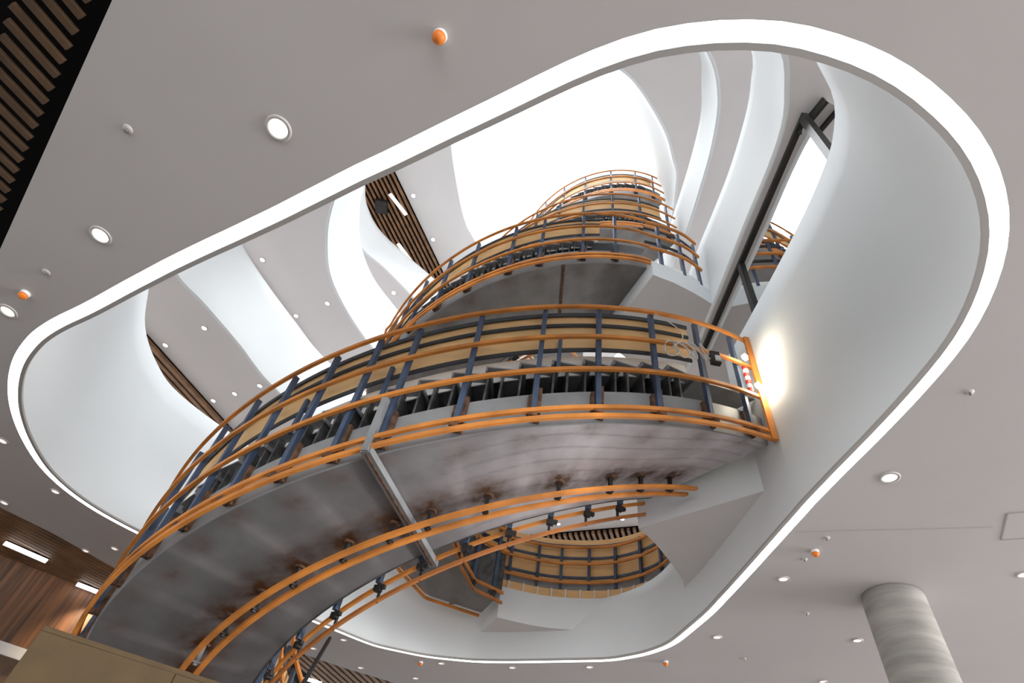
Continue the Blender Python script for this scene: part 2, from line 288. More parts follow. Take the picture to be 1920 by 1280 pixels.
def lin_light(a, b, z, label, w=.012, up=.035):
    a = np.array(a); b = np.array(b); c = (a+b)/2; d = (b-a)/2; n = np.array([-d[1], d[0]]); n = n/np.linalg.norm(n)*w
    t = thing('linear_light', label, 'light', W((*c, z)), 'linear lights in the slat ceilings')
    m = MB(); m.box(W((*c, z)), (d[0]*S,d[1]*S,0), (n[0]*S,n[1]*S,0), (0,0,.006*S)); m.build('diffuser', M['lamp'], t)
    m = MB(); m.box(W((*c, z+.006+up/2)), (d[0]*1.01*S,d[1]*1.01*S,0), (n[0]*1.2*S,n[1]*1.2*S,0), (0,0,up/2*S)); m.build('housing', M['black'], t)
lin_light((-2.06,2.63),(-1.92,2.75), .995, 'bright linear light in the lower left slat ceiling, farther from the stair')
lin_light((-1.86,2.96),(-1.77,3.02), .995, 'short linear light in the lower left slat ceiling, touching the stair edge')
lin_light((-.834,3.786),(-.736,3.827), 1.0, 'linear light at the bottom edge beside the black rod')
lin_light((-2.25,3.12),(-2.09,3.29), Z2-.030, 'linear light in the slat sliver above the left wall band', .014, .03)
lin_light((-1.76,3.37),(-1.56,3.61), Z5-.030, 'upper linear light in the high striped slat ceiling', .02, .03)
lin_light((-1.66,4.05),(-1.49,4.28), Z5-.030, 'lower linear light in the high striped slat ceiling', .02, .03)
sp = thing('loudspeaker', 'small black square box fixed to the high slat ceiling', 'loudspeaker', W((-1.86,3.55,Z5-.03)))
m = MB(); m.box(W((-1.86,3.55,Z5-.033)), (.075*S,0,0),(0,.09*S,0),(0,0,.03*S)); m.build('cabinet', M['frame'], sp)
m = MB(); m.box(W((-1.86,3.55,Z5-.066)), (.065*S,0,0),(0,.08*S,0),(0,0,.003*S)); m.build('grille', M['dark'], sp)

# far boarded wall, bulkhead and recess at lower left
p, q = np.array((-2.85,2.345)), np.array((-1.2,3.47)); 
def vwall(p, q, z0, z1, th):
    e = (q-p)/np.linalg.norm(q-p); n = np.array([-e[1], e[0]]); c = (p+q)/2 + n*th/2
    m = MB(); m.box(W((*c,(z0+z1)/2)), (*((q-p)/2*S),0), (*(n*th/2*S),0), (0,0,(z1-z0)/2*S)); return m
struct(vwall(p, q, .70, 1.06, .05), 'wall_left', M['boards'], 'wall of vertical reddish wood boards at lower left', 'wall')
n_ = np.array([.56,-.83]); struct(vwall(p+n_*.02, q+n_*.02, .655, .70, .07), 'trim_1', M['plaster'], 'white bulkhead below the boarded wall', 'trim')
struct(vwall(p, q, -.444, .655, .05), 'wall_recess', M['slatdark'], 'dark wooden wall under the white bulkhead', 'wall')

# ------------------------------------------------------------------ fittings in the ceilings
def downlight(x, y, z, r, label, group, mt='lamp'):
    t = thing('downlight', label, 'light', W((x,y,z)), group); c = W((x,y,z))
    m = MB(); m.lathe(c, [(r*.70*S,-.001),(r*.74*S,-.010),(r*.97*S,-.008),(r*S,-.001),(r*S,.012),(r*.7*S,.012),(r*.7*S,-.001)], 32); m.build('ring', M['trim'], t, True)
    m = MB(); m.lathe(c, [(.001,-.003),(r*.70*S,-.003),(r*.70*S,.01),(.001,.01)], 32); m.build('lens', M[mt], t)
    return t
G1 = 'round downlights in the ground floor ceiling'
for x, y, r, lb, mt in (
 (-.509,.471,.026,'large round downlight in the upper left ceiling, nearest the camera','lamp'),
 (-.971,.805,.025,'round downlight in the left ceiling between the slat edge and glowing strip','lamp'),
 (-1.335,1.118,.025,'downlight at the left picture edge beside the corner of the glowing strip','lampdim'),
 (1.059,1.125,.026,'round downlight in the right ceiling above the concrete column','lampdim'),
 (1.053,1.729,.02,'downlight left of the concrete column near its top, second from the orange detector','lampdim'),
 (1.03,2.258,.02,'downlight beside the lower right curve of the glowing strip','lampdim'),
 (1.497,2.066,.02,'small downlight just left of the concrete column shaft','lampdim'),
 (1.669,1.449,.02,'downlight cut by the right picture edge','lampdim'),
 (-1.665,1.778,.02,'downlight cut by the left picture edge beside the glowing strip','lampdim'),
 (-1.601,2.072,.02,'small downlight just below the left curve of the glowing strip','lampdim'),
 (-1.882,2.246,.02,'small downlight by the left picture edge above the slat ceiling','lampdim'),
 (-1.669,2.563,.018,'tiny downlight above the lower left slat ceiling, left one of two','lampdim'),
 (-1.514,2.485,.018,'tiny downlight above the lower left slat ceiling, right one of two beside the stair','lampdim'),
 (-.552,3.055,.018,'tiny downlight right above the tip of the black rod','lampdim'),
 (-.726,3.257,.018,'tiny downlight left of the tip of the black rod','lampdim'),
 (-.482,3.42,.018,'tiny downlight right of the black rod above the bottom slat strip','lampdim'),
 (-.18,3.424,.018,'tiny downlight close to the bottom picture edge under the glowing strip','lampdim'),
 (-.054,3.128,.018,'tiny downlight just under the glowing strip, first right of the bottom orange detector','lampdim'),
 (.294,3.005,.018,'tiny downlight just under the glowing strip, second right of the bottom orange detector','lampdim'),
 (.636,2.816,.018,'tiny downlight just under the glowing strip, third right of the bottom orange detector','lampdim'),
 (1.583,2.492,.018,'small downlight at the bottom edge left of the concrete column','lampdim')):
    downlight(x, y, 1.0, r, lb, G1, mt)
G2 = 'downlights in the gallery ceilings'
for x, y, z, lb in (
 (-2.165,2.693,Z2,'gallery downlight above the left wall band, leftmost'),
 (-1.862,2.474,Z2,'gallery downlight above the left wall band, uppermost of its ceiling'),
 (-1.591,2.918,Z2,'gallery downlight above the left wall band, closest to the second band'),
 (-1.787,3.051,Z2,'gallery downlight above the left wall band, just above the stair rail'),
 (-1.961,3.17,Z2,'gallery downlight above the left wall band, lowest beside the slat sliver'),
 (.618,3.91,Z2,'downlight seen through the stair eye, left one of two'),
 (1.064,3.681,Z2,'downlight seen through the stair eye, right one beside the landing slab'),
 (-2.124,2.833,Z3,'bright downlight under the second gallery, upper left of three'),
 (-1.912,3.381,Z3,'bright downlight under the second gallery, lowest of three'),
 (-1.613,3.171,Z3,'bright downlight under the second gallery, rightmost of three'),
 (-1.387,3.914,Z4,'small downlight in the grey sliver between the two bright upper bands'),
 (-1.483,3.354,Z5,'downlight in the top ceiling beside the striped slats, upper one'),
 (-1.218,3.911,Z5,'downlight in the top ceiling beside the striped slats, lower one')):
    downlight(x, y, z, .022*(1 if z < 3 else 1.2 if z < 4 else 1.5), lb, G2)
for x, y, lb in ((-.208,.261,'orange dome detector in the near ceiling at the top'),(-1.249,1.037,'orange detector in the left ceiling beside the glowing strip'),
                 (1.059,1.529,'orange detector in the right ceiling above left of the column'),(.925,2.589,'tiny orange detector under the bottom right bend of the glowing strip'),
                 (-.158,3.159,'tiny orange detector under the bottom left of the glowing strip')):
    t = thing('smoke_detector', lb, 'smoke detector', W((x,y,1.0)), 'orange detectors on the ceiling'); c = W((x,y,1.0)); r = .0115*S
    m = MB(); m.lathe(c, [(.001,-.03),(r*1.0,-.03),(r*1.05,-.014),(r*1.05,0),(.001,0)], 24); m.build('base', M['white'], t, True)
    m = MB(); m.lathe(c, [(.001,-.075),(r*.35,-.073),(r*.55,-.066),(r*.85,-.058),(r,-.044),(r*.98,-.03),(.001,-.03)], 24); m.build('cap', M['orange'], t, True)
for x, y, lb in ((-.818,.53,'small sprinkler in the upper left ceiling'),(-1.16,.951,'faint sprinkler in the left ceiling above the orange detector'),(1.043,.79,'small sprinkler in the right ceiling beside the glowing strip'),
                 (1.056,1.449,'small sprinkler just above the right orange detector'),(1.055,1.587,'small sprinkler just below the right orange detector'),(1.233,1.932,'small sprinkler left of the concrete column'),(1.203,2.411,'tiny sprinkler at the bottom left of the concrete column')):
    t = thing('sprinkler', lb, 'sprinkler', W((x,y,1.0)), 'ceiling sprinklers'); c = W((x,y,1.0)); r = .0095*S
    m = MB(); m.lathe(c, [(.001,-.006),(r,-.006),(r*1.05,0),(r*1.05,.02),(.001,.02)], 18); m.build('rosette', M['trim'], t, True)
    m = MB(); m.lathe(c, [(.001,-.028),(r*.45,-.027),(r*.45,-.025),(r*.16,-.022),(r*.2,-.006),(.001,-.006)], 14); m.build('head', M['grey'], t, True)
# ceiling seams and access hatch
def seam(a, b, w=.0016, name='trim_2', lb=''):
    a, b = np.array(a,float), np.array(b,float); d = (b-a)/2; n = np.array([-d[1],d[0]]); n = n/np.linalg.norm(n)*w
    m = MB(); m.box(W((*(a+b)/2,.9995)), (*(d*S),0),(*(n*S),0),(0,0,.0006*S)); return m
struct(seam((.96,1.445),(1.43,1.25),.0011), 'trim_2', M['seam'], 'thin joint line across the right ceiling', 'trim')
hx = thing('access_hatch', 'square access hatch outline in the right ceiling', 'hatch', W((1.52,1.24,1.0)))
A_, B_, C_ = np.array((1.42,1.18)), np.array((1.49,1.30)), np.array((1.56,1.10)); D_ = B_+C_-A_
m = MB()
for a, b in ((A_,B_),(A_,C_),(B_,D_),(C_,D_)):
    d = (b-a)/2; n = np.array([-d[1],d[0]]); n = n/np.linalg.norm(n)*.0022; m.box(W((*(a+b)/2,.9995)), (*(d*S),0),(*(n*S),0),(0,0,.0008*S))
m.build('frame', M['seam'], hx)
m = MB(); m.sweep([[W((*a,.9993)) for a in (A_,B_,D_,C_)],[W((*a,1.0)) for a in (A_,B_,D_,C_)]]); m.build('panel', M['plasterlow'], hx)

# concrete column
cc = np.array((1.4135,1.7085)); ang_r = .094
m = MB(); m.lathe(W((*cc,-.444)), [(.001,0),(ang_r*S,0),(ang_r*S,1.430*S),(ang_r*.97*S,1.4435*S),(.001,1.4435*S)], 48)
tag(m.build('column', M['concrete'], None, True), 'round raw concrete column rising to the ceiling at lower right', 'column', None, 'structure')

# plywood boarding at the lower left, in front of the stair foot
pb = thing('plywood_box', 'plywood boarding at the lower left in front of the stair foot', 'boarding', W((-.55,1.2,-.444)))
a, b, c_ = np.array((-.72,1.14)), np.array((-.40,1.31)), np.array((-.97,1.55)); d_ = b+c_-a; zt = .30
e1 = a+(b-a)*.66
def board(p0, p1, z0, z1, nm, th=.008):
    e = (p1-p0)/np.linalg.norm(p1-p0); n = np.array([-e[1],e[0]])*th
    q = [p0,p1,p1+n,p0+n]; m = MB(); m.sweep([[W((*k,z0)) for k in q],[W((*k,z1)) for k in q]]); m.build(nm, M['mdf'], pb)
b2_ = a+(b-a)*1.5
board(a, e1-(b-a)*.004, -.444, zt, 'panel'); board(e1, b2_, -.444, zt, 'panel')
board(c_, a+(c_-a)*.012, -.444, zt, 'side_panel')
m = MB(); dd = c_-a; q = [a,b2_,b2_+dd,a+dd]; m.sweep([[W((*k,zt-.001)) for k in q],[W((*k,zt+.008)) for k in q]]); m.build('lid', M['mdf'], pb)

# ------------------------------------------------------------------ staircase flights
class Path:
    def __init__(s, O, I, Z):
        s.O, s.I, s.Z = map(np.array, (O, I, Z)); s.n = len(s.Z); mid = (s.O+s.I)/2
        s.s = np.r_[0, np.cumsum(np.hypot(*np.diff(mid,axis=0).T))]; s.L = s.s[-1]
    def at(s, t, a=0., d=0., dz=0.):            # t along the flight 0..1, a: 0 outer edge 1 inner edge, d: distance inwards
        x = t*s.L; f = lambda A: np.array([np.interp(x, s.s, A[:,0]), np.interp(x, s.s, A[:,1])])
        o, i = f(s.O), f(s.I); w = np.linalg.norm(i-o); n = (i-o)/w
        p = o+(i-o)*a+n*d; return np.array([p[0], p[1], np.interp(x, s.s, s.Z)+dz])
    def frame(s, t):
        p, q = s.at(max(0,t-.004)), s.at(min(1,t+.004)); e = (q-p)[:2]; e /= np.linalg.norm(e)
        n = (s.at(t,1)-s.at(t,0))[:2]; n /= np.linalg.norm(n); return e, n
def sweep_path(P, t0, t1, sec, n=60):
    m = MB(); m.sweep([[W(P.at(t0+(t1-t0)*k/n, a, d, dz)) for a, d, dz in sec] for k in range(n+1)]); return m
def rect(a, d0, d1, z0, z1): return [(a,d0,z0),(a,d1,z0),(a,d1,z1),(a,d0,z1)]
def post(P, t, a, d, z0, z1, w=.0075, z_of=None):
    p0 = P.at(t, a, d, z0); p1 = P.at(t, a, d, z1); e, n = P.frame(t)
    m = MB(); m.box(W((p0+p1)/2), (*(e*w*S),0), (*(n*w*S),0), (0,0,(z1-z0)/2*S)); return m
def make_flight(name, label, P, h, posts, hangers=(), steps=(0.,.9), nsteps=30, ply_t=(0,.95), soffit='soffit', pale=None, inner_guard=True, inner_posts=(), stubs=(), rails=(-.008,.056,.375,.68,1.), t0=0., t1=1., channel=None, inner_rails=True):
    root = thing(name, label, 'staircase', W(P.at(0,.5)))
    # soffit plate with rust marks and painted-in light
    n, k = (190, 64) if pale else (150, 26); m = MB(); rows = []
    hp = [P.at(t,.6) for t in hangers]; pp = [P.at(t,.05+.05*(q % 3)) for q, t in enumerate(posts)]
    for i in range(n+1):
        t = i/n; row = []
        for j in range(k+1):
            p = P.at(t, j/k); row.append(W(p))
            r = 0
            for q in hp:
                v = p-q; dd = math.hypot(v[0], v[1]); r = max(r, 1.3*math.exp(-(dd/.062)**2), .55*math.exp(-((dd-.06)/.035)**2)) if dd < .25 else r
            for q in pp:
                r = max(r, .5*math.exp(-(np.hypot(*(p-q)[:2])/.04)**2))
            g = pale(t, j/k) if pale else .2
            stripe = .22*max(0, math.sin(t*2*PI*nsteps*.62 + .8*math.sin(9*t)))**4*(.35+.65*math.sin(PI*j/k))
            if pale and g > .25: g -= .42*g*max(0, math.sin(2*PI*(8*j/k + 1.5*t + .25*math.sin(40*t))))**8
            m.wear.append((r, min(1,max(0,g+stripe))))
        rows.append(row)
    m.grid(rows); nv = len(m.v); m.build('soffit', M[soffit], root, True)
    st = 'steel'
    sweep_path(P, 0, 1, rect(0,0,.006,-.0015,.245*h), 190 if pale else 150).build('outer_stringer', M[st], root)
    sweep_path(P, 0, 1, rect(1,-.006,0,-.0015,.45*h), 190 if pale else 150).build('inner_stringer', M['tread'], root)
    for f in rails:
        sweep_path(P, t0, t1, rect(0,-.040,-.029,f*h-.0065,f*h+.0065), 120).build('timber_lath', M['timber'], root)
    for j, t in enumerate(posts):
        pst = post(P, t, 0, -.018, .010, h+.004).build('post', M['blue'], root)
        br = MB(); e, nn = P.frame(t); c = P.at(t,0,-.006,.085*h); br.box(W(c+np.array([*(e*.013),.03])), (*(e*.006*S),0), (*(nn*.007*S),0), (0,0,.13*h*S)); br.box(W(c+np.array([*(-e*.013),.015])), (*(e*.005*S),0), (*(nn*.007*S),0), (0,0,.09*h*S)); 
        c = P.at(t,0,-.026,.033*h); br.box(W(c), (*(e*.012*S),0), (*(nn*.010*S),0), (0,0,.006*S)); br.build('bracket', M['rust'], pst)
    for t in stubs:
        post(P, t, 0, .006, .46*h, .74*h, .006).build('stub_post', M['blue'], root)
    a, b = ply_t
    sweep_path(P, a, b, rect(0,.014,.019,.655*h,1.03*h), 120).build('plywood_panel', M['ply'], root)
    for f, w in ((1.015,.009),(.90,.0075),(.645,.008)):
        sweep_path(P, a, b, rect(0,.007,.012,f*h-w,f*h+w), 120).build('flat_bar', M['navy'], root)
    sweep_path(P, a, b, rect(0,.045,.049,.48*h,.66*h), 120).build('liner_panel', M['gloss'], root)
    # treads: folded trays standing on plates
    for q in range(nsteps):
        u0 = steps[0]+(steps[1]-steps[0])*q/nsteps; u1 = steps[0]+(steps[1]-steps[0])*(q+1)/nsteps
        uo = u1 + .25*(u1-u0)
        zb = P.at((u0+u1)/2)[2]; zt = zb + .525*h
        tr = MB(); W0, W1 = .01, .985
        def pt(u, aa, z): v = P.at(min(1,u), aa, .004 if aa < .5 else 0); v[2] = z; return W(v)
        prof = [(u0,zt-.020),(u0,zt),(uo,zt),(uo,zt-.012),(uo-.0008,zt-.012),(uo-.0008,zt-.005),(u0+.0012,zt-.005),(u0+.0012,zt-.020)]
        tr.sweep([[pt(u,W0,z) for u, z in prof],[pt(u,.5,z) for u, z in prof],[pt(u,W1,z) for u, z in prof]])
        tr.build('tread', M['steel'], root)
        rs = MB()
        for uu in (u0+.0015, (u0+u1)/2):
            pf = [(uu,zb+.19*h),(uu+.0015,zb+.19*h),(uu+.0015,zt-.006),(uu,zt-.006)]
            rs.sweep([[pt(u,.035,z) for u, z in pf],[pt(u,.5,z) for u, z in pf],[pt(u,.95,z) for u, z in pf]])
        rs.build('riser_plate', M['tread'], root)
    if steps[1] < .98:
        sweep_path(P, steps[1]+.002, 1, [(0,.004,.43*h),(1,-.004,.43*h),(1,-.004,.46*h),(0,.004,.46*h)], 20).build('landing_plate', M['steel'], root)
    # hangers with their pair of laths under the plate
    if len(hangers):
        for t in hangers:
            p0 = P.at(t,.6,0,0); p1 = P.at(t,.6,0,-.062); e, nn = P.frame(t)
            m = MB(); m.box(W((p0+p1)/2), (*(e*.0055*S),0), (*(nn*.0055*S),0), (0,0,.031*S))
            m.box(W(p1+np.array([0,0,.009])), (*(e*.009*S),0), (*(nn*.014*S),0), (0,0,.003*S))
            hb = m.build('hanger', M['grey' if t < .55 else 'dark'], root)
            m = MB(); m.lathe(W(p0), [(.001,-.02),(.014*S,-.02),(.018*S,-.004),(.018*S,0),(.001,0)], 16); m.build('weld_plate', M['rust'], hb)
        ta, tb = hangers[-1]-.06, hangers[0]+.03
        for d, z in ((-.022,-.055),(.020,-.060)):
            sweep_path(P, max(0,ta), min(1,tb), rect(.6,d-.008,d+.008,z-.007,z+.005), 120).build('timber_lath', M['timber'], root)
    if inner_rails:
        for z, mt in ((-.012,'timber'),(-.058,'timberdark')):
            sweep_path(P, 0, 1, rect(1,.023,.034,z-.006,z+.006), 120).build('timber_lath', M[mt], root)
        for t in inner_posts:
            m = MB(); e, nn = P.frame(t); c = P.at(t,1,.018,-.025); m.box(W(c), (*(e*.011*S),0), (*(nn*.009*S),0), (0,0,.009*S)); m.box(W(c+np.array([*(e*.016),.004])), (*(e*.008*S),0), (*(nn*.006*S),0), (0,0,.006*S))
            c = P.at(t,1,.03,-.036); m.box(W(c), (*(e*.0035*S),0), (*(nn*.0035*S),0), (0,0,.028*S)); m.build('clamp', M['dark'], root)
    if inner_guard:
        for t in inner_posts: post(P, t, 1, .014, -.01, h*.95, .008).build('post', M['blue'], root)
        sweep_path(P, 0, min(1,ply_t[1]), rect(1,-.016,-.011,.5*h,.95*h), 100).build('plywood_panel', M['ply'], root)
        for f in (.45,.70,.95): sweep_path(P, 0, 1, rect(1,.024,.036,f*h-.008,f*h+.008), 100).build('timber_lath', M['timber'], root)
        for f in (.93,.58): sweep_path(P, 0, 1, rect(1,-.008,-.002,f*h-.009,f*h+.009), 100).build('flat_bar', M['navy'], root)
    if channel:
        m = MB(); secs = []
        for a_ in np.linspace(-.08,1.1,14):
            e, nn = P.frame(channel); c = P.at(channel, a_, 0, -.012); e3 = np.array([*e,0]); z3 = np.array([0,0,1.])
            secs.append([W(c-e3*.014-z3*.010), W(c+e3*.014-z3*.010), W(c+e3*.014+z3*.010), W(c-e3*.014+z3*.010)])
        m.sweep(secs)
        ch = m.build('cross_channel', M['steel'], root)
        m = MB(); secs = []
        for a_ in np.linspace(-.06,1.08,14):
            e, nn = P.frame(channel); c = P.at(channel, a_, 0, -.0235); e3 = np.array([*e,0]); z3 = np.array([0,0,1.])
            secs.append([W(c-e3*.003-z3*.0012), W(c+e3*.003-z3*.0012), W(c+e3*.003+z3*.0012), W(c-e3*.003+z3*.0012)])
        m.sweep(secs); m.build('rust_line', M['rust'], ch)
        m = post(P, channel-.0, 0, -.036, -.02, .34*h, .009); m.build('channel_upstand', M['steel'], root)
    return root

# lowest flight: wide sweep
def helixA(ph):
    u = (ph-270)/90; R = 1.342-.006*u+.049*u*u; r = .854+.002*u+.007*u*u; z = .995+.688*u+.079*u*u
    a = math.radians(ph); c = np.array((.162,2.495)); d = np.array((math.cos(a), math.sin(a))); return c+R*d, c+r*d, z
PH0, PH1 = 115, 303.
phs = np.linspace(PH0, PH1, 190)
hx_ = [helixA(p) for p in phs]
PA = Path([q[0] for q in hx_], [q[1] for q in hx_], [q[2] for q in hx_])
tA = lambda ph: float(np.interp(ph, phs, PA.s))/PA.L
def paleA(t, a):
    ph = float(np.interp(t*PA.L, PA.s, phs)); return min(1, max(0, (ph-248)/34))*.9 + .05  # paler towards the landing: brighter light there, put into the colour
postsA = [298.3,290.5,282.5,274.5,267,258.6,250.5,245.2,239,232.5,226,219.5,213,206.5,200,193,186,178,170]
hangA = [295.6,288.7,282.5,273.3,261.9,253.2,247.5,240.2,231.7,224.2,217.1,209,201,193]
innerA = [293,284,275,266,257,248,239,229,219,209,199,189,180,172,164,156,148,140]
FA = make_flight('stair_flight', 'lowest unfinished spiral stair flight with grey steel underside and orange laths', PA, .478, [tA(p) for p in postsA],
    [tA(p) for p in hangA], (tA(150), tA(289.5)), 34, (tA(160), tA(290)), 'soffit', paleA, True, [tA(p) for p in innerA], [tA(p) for p in (269.5,247.8,236)], channel=tA(249.9))
# end lath and hazard sleeve at the landing
e_ = PA.at(tA(301.2),0,-.046,0)
m = MB(); m.box(W(e_+np.array([0,0,.235])), (.010*S,0,0),(0,.005*S,0),(0,0,.25*S)); m.build('end_lath', M['timber'], FA)

# second flight: starts at the gallery, winds round the eye
cB = np.array((.322,2.585))
def helix(c, R, a, b, ph):
    u = math.radians(ph); return c+R*np.array((math.cos(u), math.sin(u))), a+b*(ph-270)/90
Ob = [(.10,2.93,1.20),(-.18,2.965,1.25),(-.34,2.91,1.34),(-.52,2.78,1.50),(-.66,2.55,1.70)]; Ib = [(.17,2.67),(.02,2.69),(-.07,2.66),(-.17,2.57),(-.23,2.48)]
for ph in range(198, 287, 4):
    o, z = helix(cB, 1.072, 2.388, .597, ph); i, _ = helix(cB, .62, 2.388, .597, ph); Ob.append((*o, min(z,2.49))); Ib.append(tuple(i))
def kinked(Q):
    Q = [np.array(q, float) for q in Q]; first = [Q[0]+(Q[1]-Q[0])*k/8 for k in range(8)] + [Q[1]+(Q[2]-Q[1])*k/6 for k in range(6)]
    return np.r_[np.array(first), spline(Q[2:], 170, False)]
Ob_ = kinked(Ob); Ib_ = kinked(Ib)
PB = Path(Ob_[:,:2], Ib_[:len(Ob_)], Ob_[:,2])
phB = [math.degrees(math.atan2(p[1]-cB[1], p[0]-cB[0])) % 360 for p in Ob_[:,:2]]
def tB(ph): return float(np.interp(ph, phB, PB.s))/PB.L
FB = make_flight('stair_flight', 'second stair flight behind the lowest one with dark bare steel underside', PB, .434, [tB(p) for p in (276,267,256,248,237,228,219,212,205)] + [.05,.17,.27],
    [], (.12, tB(270)), 34, (.02, tB(272)), 'soffitdark', None, True, [.03,.1,.17,.24,.31,.4,.5,.6,.7,.8,.9], [])
for t in (tB(262.5),): # welded seam across the plate
    m = MB(); secs = []
    for a_ in np.linspace(.01,.99,8):
        e, nn = PB.frame(t); c = PB.at(t,a_,0,-.003); e3 = np.array([*e,0]); z3 = np.array([0,0,1.])
        secs.append([W(c-e3*.006-z3*.004), W(c+e3*.006-z3*.004), W(c+e3*.006+z3*.003), W(c-e3*.006+z3*.003)])
    m.sweep(secs); m.build('plate_seam', M['rust'], FB)
# guard on the second landing
lg = thing('landing_guard', 'orange lath guard along the edge of the second landing slab', 'guard rail', W((.628,1.512,2.49)))
gp = spline([tuple(PB.at(1,0,-.03)[:2]),(.735,1.535),(.85,1.56),(.945,1.607)], 30, False)
PG = Path(gp, gp+np.array((-.03,.1)), np.full(len(gp),2.49))
for f in (.375,.68,1.): sweep_path(PG, 0, 1, rect(0,-.006,.006,f*.434-.0085,f*.434+.0085), 30).build('timber_lath', M['timber'], lg)
for f in (.97,.62): sweep_path(PG, 0, .97, rect(0,.03,.036,f*.434-.011,f*.434+.011), 30).build('flat_bar', M['navy'], lg)
for t in (.22,.6,.95): post(PG, t, 0, .016, .01, .426, .008).build('post', M['blue'], lg)
sweep_path(PG, 0, 1, rect(0,.012,.03,.012,.045), 30).build('kick_plate', M['gloss'], lg)

def upper(c, R, w, a, b, zend, h, posts, label, n, ph0=98, ph1=301, preO=(), preI=()):
    phs_ = np.linspace(ph0, ph1, 150); O = []; I = []; Z = []
    for p in phs_:
        o, z = helix(np.array(c), R-.033, a, b, p); i, _ = helix(np.array(c), R-w, a, b, p); O.append(o); I.append(i); Z.append(min(z, zend))
    if preO:
        so = spline(list(preO)+[(*o, z) for o, z in zip(O, Z)][:1], 60, False)[:-1]; si = spline(list(preI)+[tuple(O_) for O_ in I[:1]], 60, False)[:-1]
        O = [p[:2] for p in so]+O; Z = [p[2] for p in so]+Z; I = list(si)+I; phs_ = np.r_[np.linspace(ph0-60, ph0-.5, len(so)), phs_]
    P = Path(O, I, Z); T = lambda ph: float(np.interp(ph, phs_, P.s))/P.L
    return make_flight('stair_flight', label, P, h, [T(p) for p in posts], [], (T(135), T(286)), n, (T(125), T(292)), 'soffitdark', None, True, [T(p) for p in range(130,300,18)], [])
upper((.582,2.93), 1.029, .45, 3.538, .508, 3.71, .458, (294,280,268,256,246,236,226,216,206), 'third stair flight up, its guard rising above the second flight', 32, 190, 298, [(.10,3.28,2.47),(-.15,3.30,2.56),(-.32,3.2,2.68),(-.42,3.0,2.86)], [(.17,3.0),(.03,3.02),(-.03,2.97),(-.02,2.90)])
upper((.742,3.058), .854, .40, 4.739, .49, 4.93, .412, (291,278,262,246,232,218,206), 'topmost stair flight against the bright roof opening', 30, 98, 299)

# plywood balustrade round the stair eye on the first gallery
bal = thing('balustrade', 'curved plywood balustrade with blue posts and orange laths seen through the stair eye', 'balustrade', W((.513,2.83,1.30)))
arcp = spline([(.60,1.79),(.654,1.879),(.727,1.96),(.80,2.051),(.88,2.171),(.912,2.33),(.885,2.5),(.80,2.645),(.682,2.742),(.513,2.808),(.359,2.832),(.10,2.815)], 88, False)
outn = inset(np.r_[arcp, [[.2,2.4]]], .1)[:-1]; n_ = (outn-arcp); n_ /= np.linalg.norm(n_,axis=1)[:,None]
PK = Path(arcp - n_*.012, arcp - n_*.112, np.full(len(arcp),1.30))
sweep_path(PK, 0, 1, rect(0,.0,.004,.0,.045), 90).build('lower_plywood', M['ply'], bal)
for k in range(26):
    post(PK, .02+.96*k/25, 0, -.003, .0, .046, .0035).build('stud', M['slab'], bal)
sweep_path(PK, 0, 1, rect(0,.008,.03,.046,.088), 90).build('slab_edge', M['steel'], bal)
sweep_path(PK, 0, 1, rect(0,.018,.022,.085,.335), 90).build('plywood_panel', M['ply'], bal)
for z in (.118,.226,.296): sweep_path(PK, 0, 1, rect(0,.010,.016,z-.006,z+.006), 90).build('flat_bar', M['blue'], bal)
for z in (.080,.182,.276): sweep_path(PK, 0, 1, rect(0,-.016,-.006,z-.006,z+.006), 90).build('timber_lath', M['timber'], bal)
for t in (.40,.46,.535,.615,.69,.765,.83,.905,.965): post(PK, t, 0, .003, .05, .295, .007).build('post', M['blue'], bal)

# ------------------------------------------------------------------ glazing, black channel
gl = thing('glass_partition', 'black framed glass partition reflecting the stair at upper right', 'glass partition', W((.98,1.2,1.30)))
g0, g1, g2 = np.array((.965,.65)), np.array((1.0,1.34)), np.array((1.03,1.95))
def gl_box(p, q, z0, z1, th, nm, mt, off=0):
    e = (q-p)/np.linalg.norm(q-p); n = np.array([e[1],-e[0]]); c = (p+q)/2+n*off
    m = MB(); m.box(W((*c,(z0+z1)/2)), (*((q-p)/2*S),0), (*(n*th/2*S),0), (0,0,(z1-z0)/2*S)); return m.build(nm, M[mt], gl)
def gl_pane(p, q, z0, z1):
    m = MB(); m.add([W((*p,z0)),W((*q,z0)),W((*q,z1)),W((*p,z1))],[(0,1,2,3)]); return m.build('pane', M['glass'], gl)
gl_pane(g0, g1, 1.31, Z2-.02); gl_pane(g1, g2, 1.31, Z2-.02)
gl_box(g0, g2, Z2-.022, Z2-.001, .022, 'head_frame', 'frame')
for g in (g0, g1, g2):
    gl_box(g, g+np.array((.003,.03)), 1.31, Z2-.022, .026, 'mullion', 'frame')
gl_box(g0, g2, 1.30, 1.33, .03, 'sill', 'frame')
ck = thing('ceiling_channel', 'short black and grey channel under the gallery ceiling beside the glass', 'channel', W((1.02,.62,Z2)))
u0, u1 = np.array((1.0,.72)), np.array((1.035,.60)); e = (u1-u0)/np.linalg.norm(u1-u0); n = np.array([-e[1],e[0]])
for off, nm, mt, dz, th in ((-.03,'side_rail','frame',.05,.012),(.03,'side_rail','frame',.05,.012),(0,'cover_plate','trim',.03,.045)):
    c = (u0+u1)/2+n*off; m = MB(); m.box(W((*c,Z2-dz/2-.001)), (*(e*.07*S),0),(*(n*th/2*S),0),(0,0,dz/2*S)); m.build(nm, M[mt], ck)

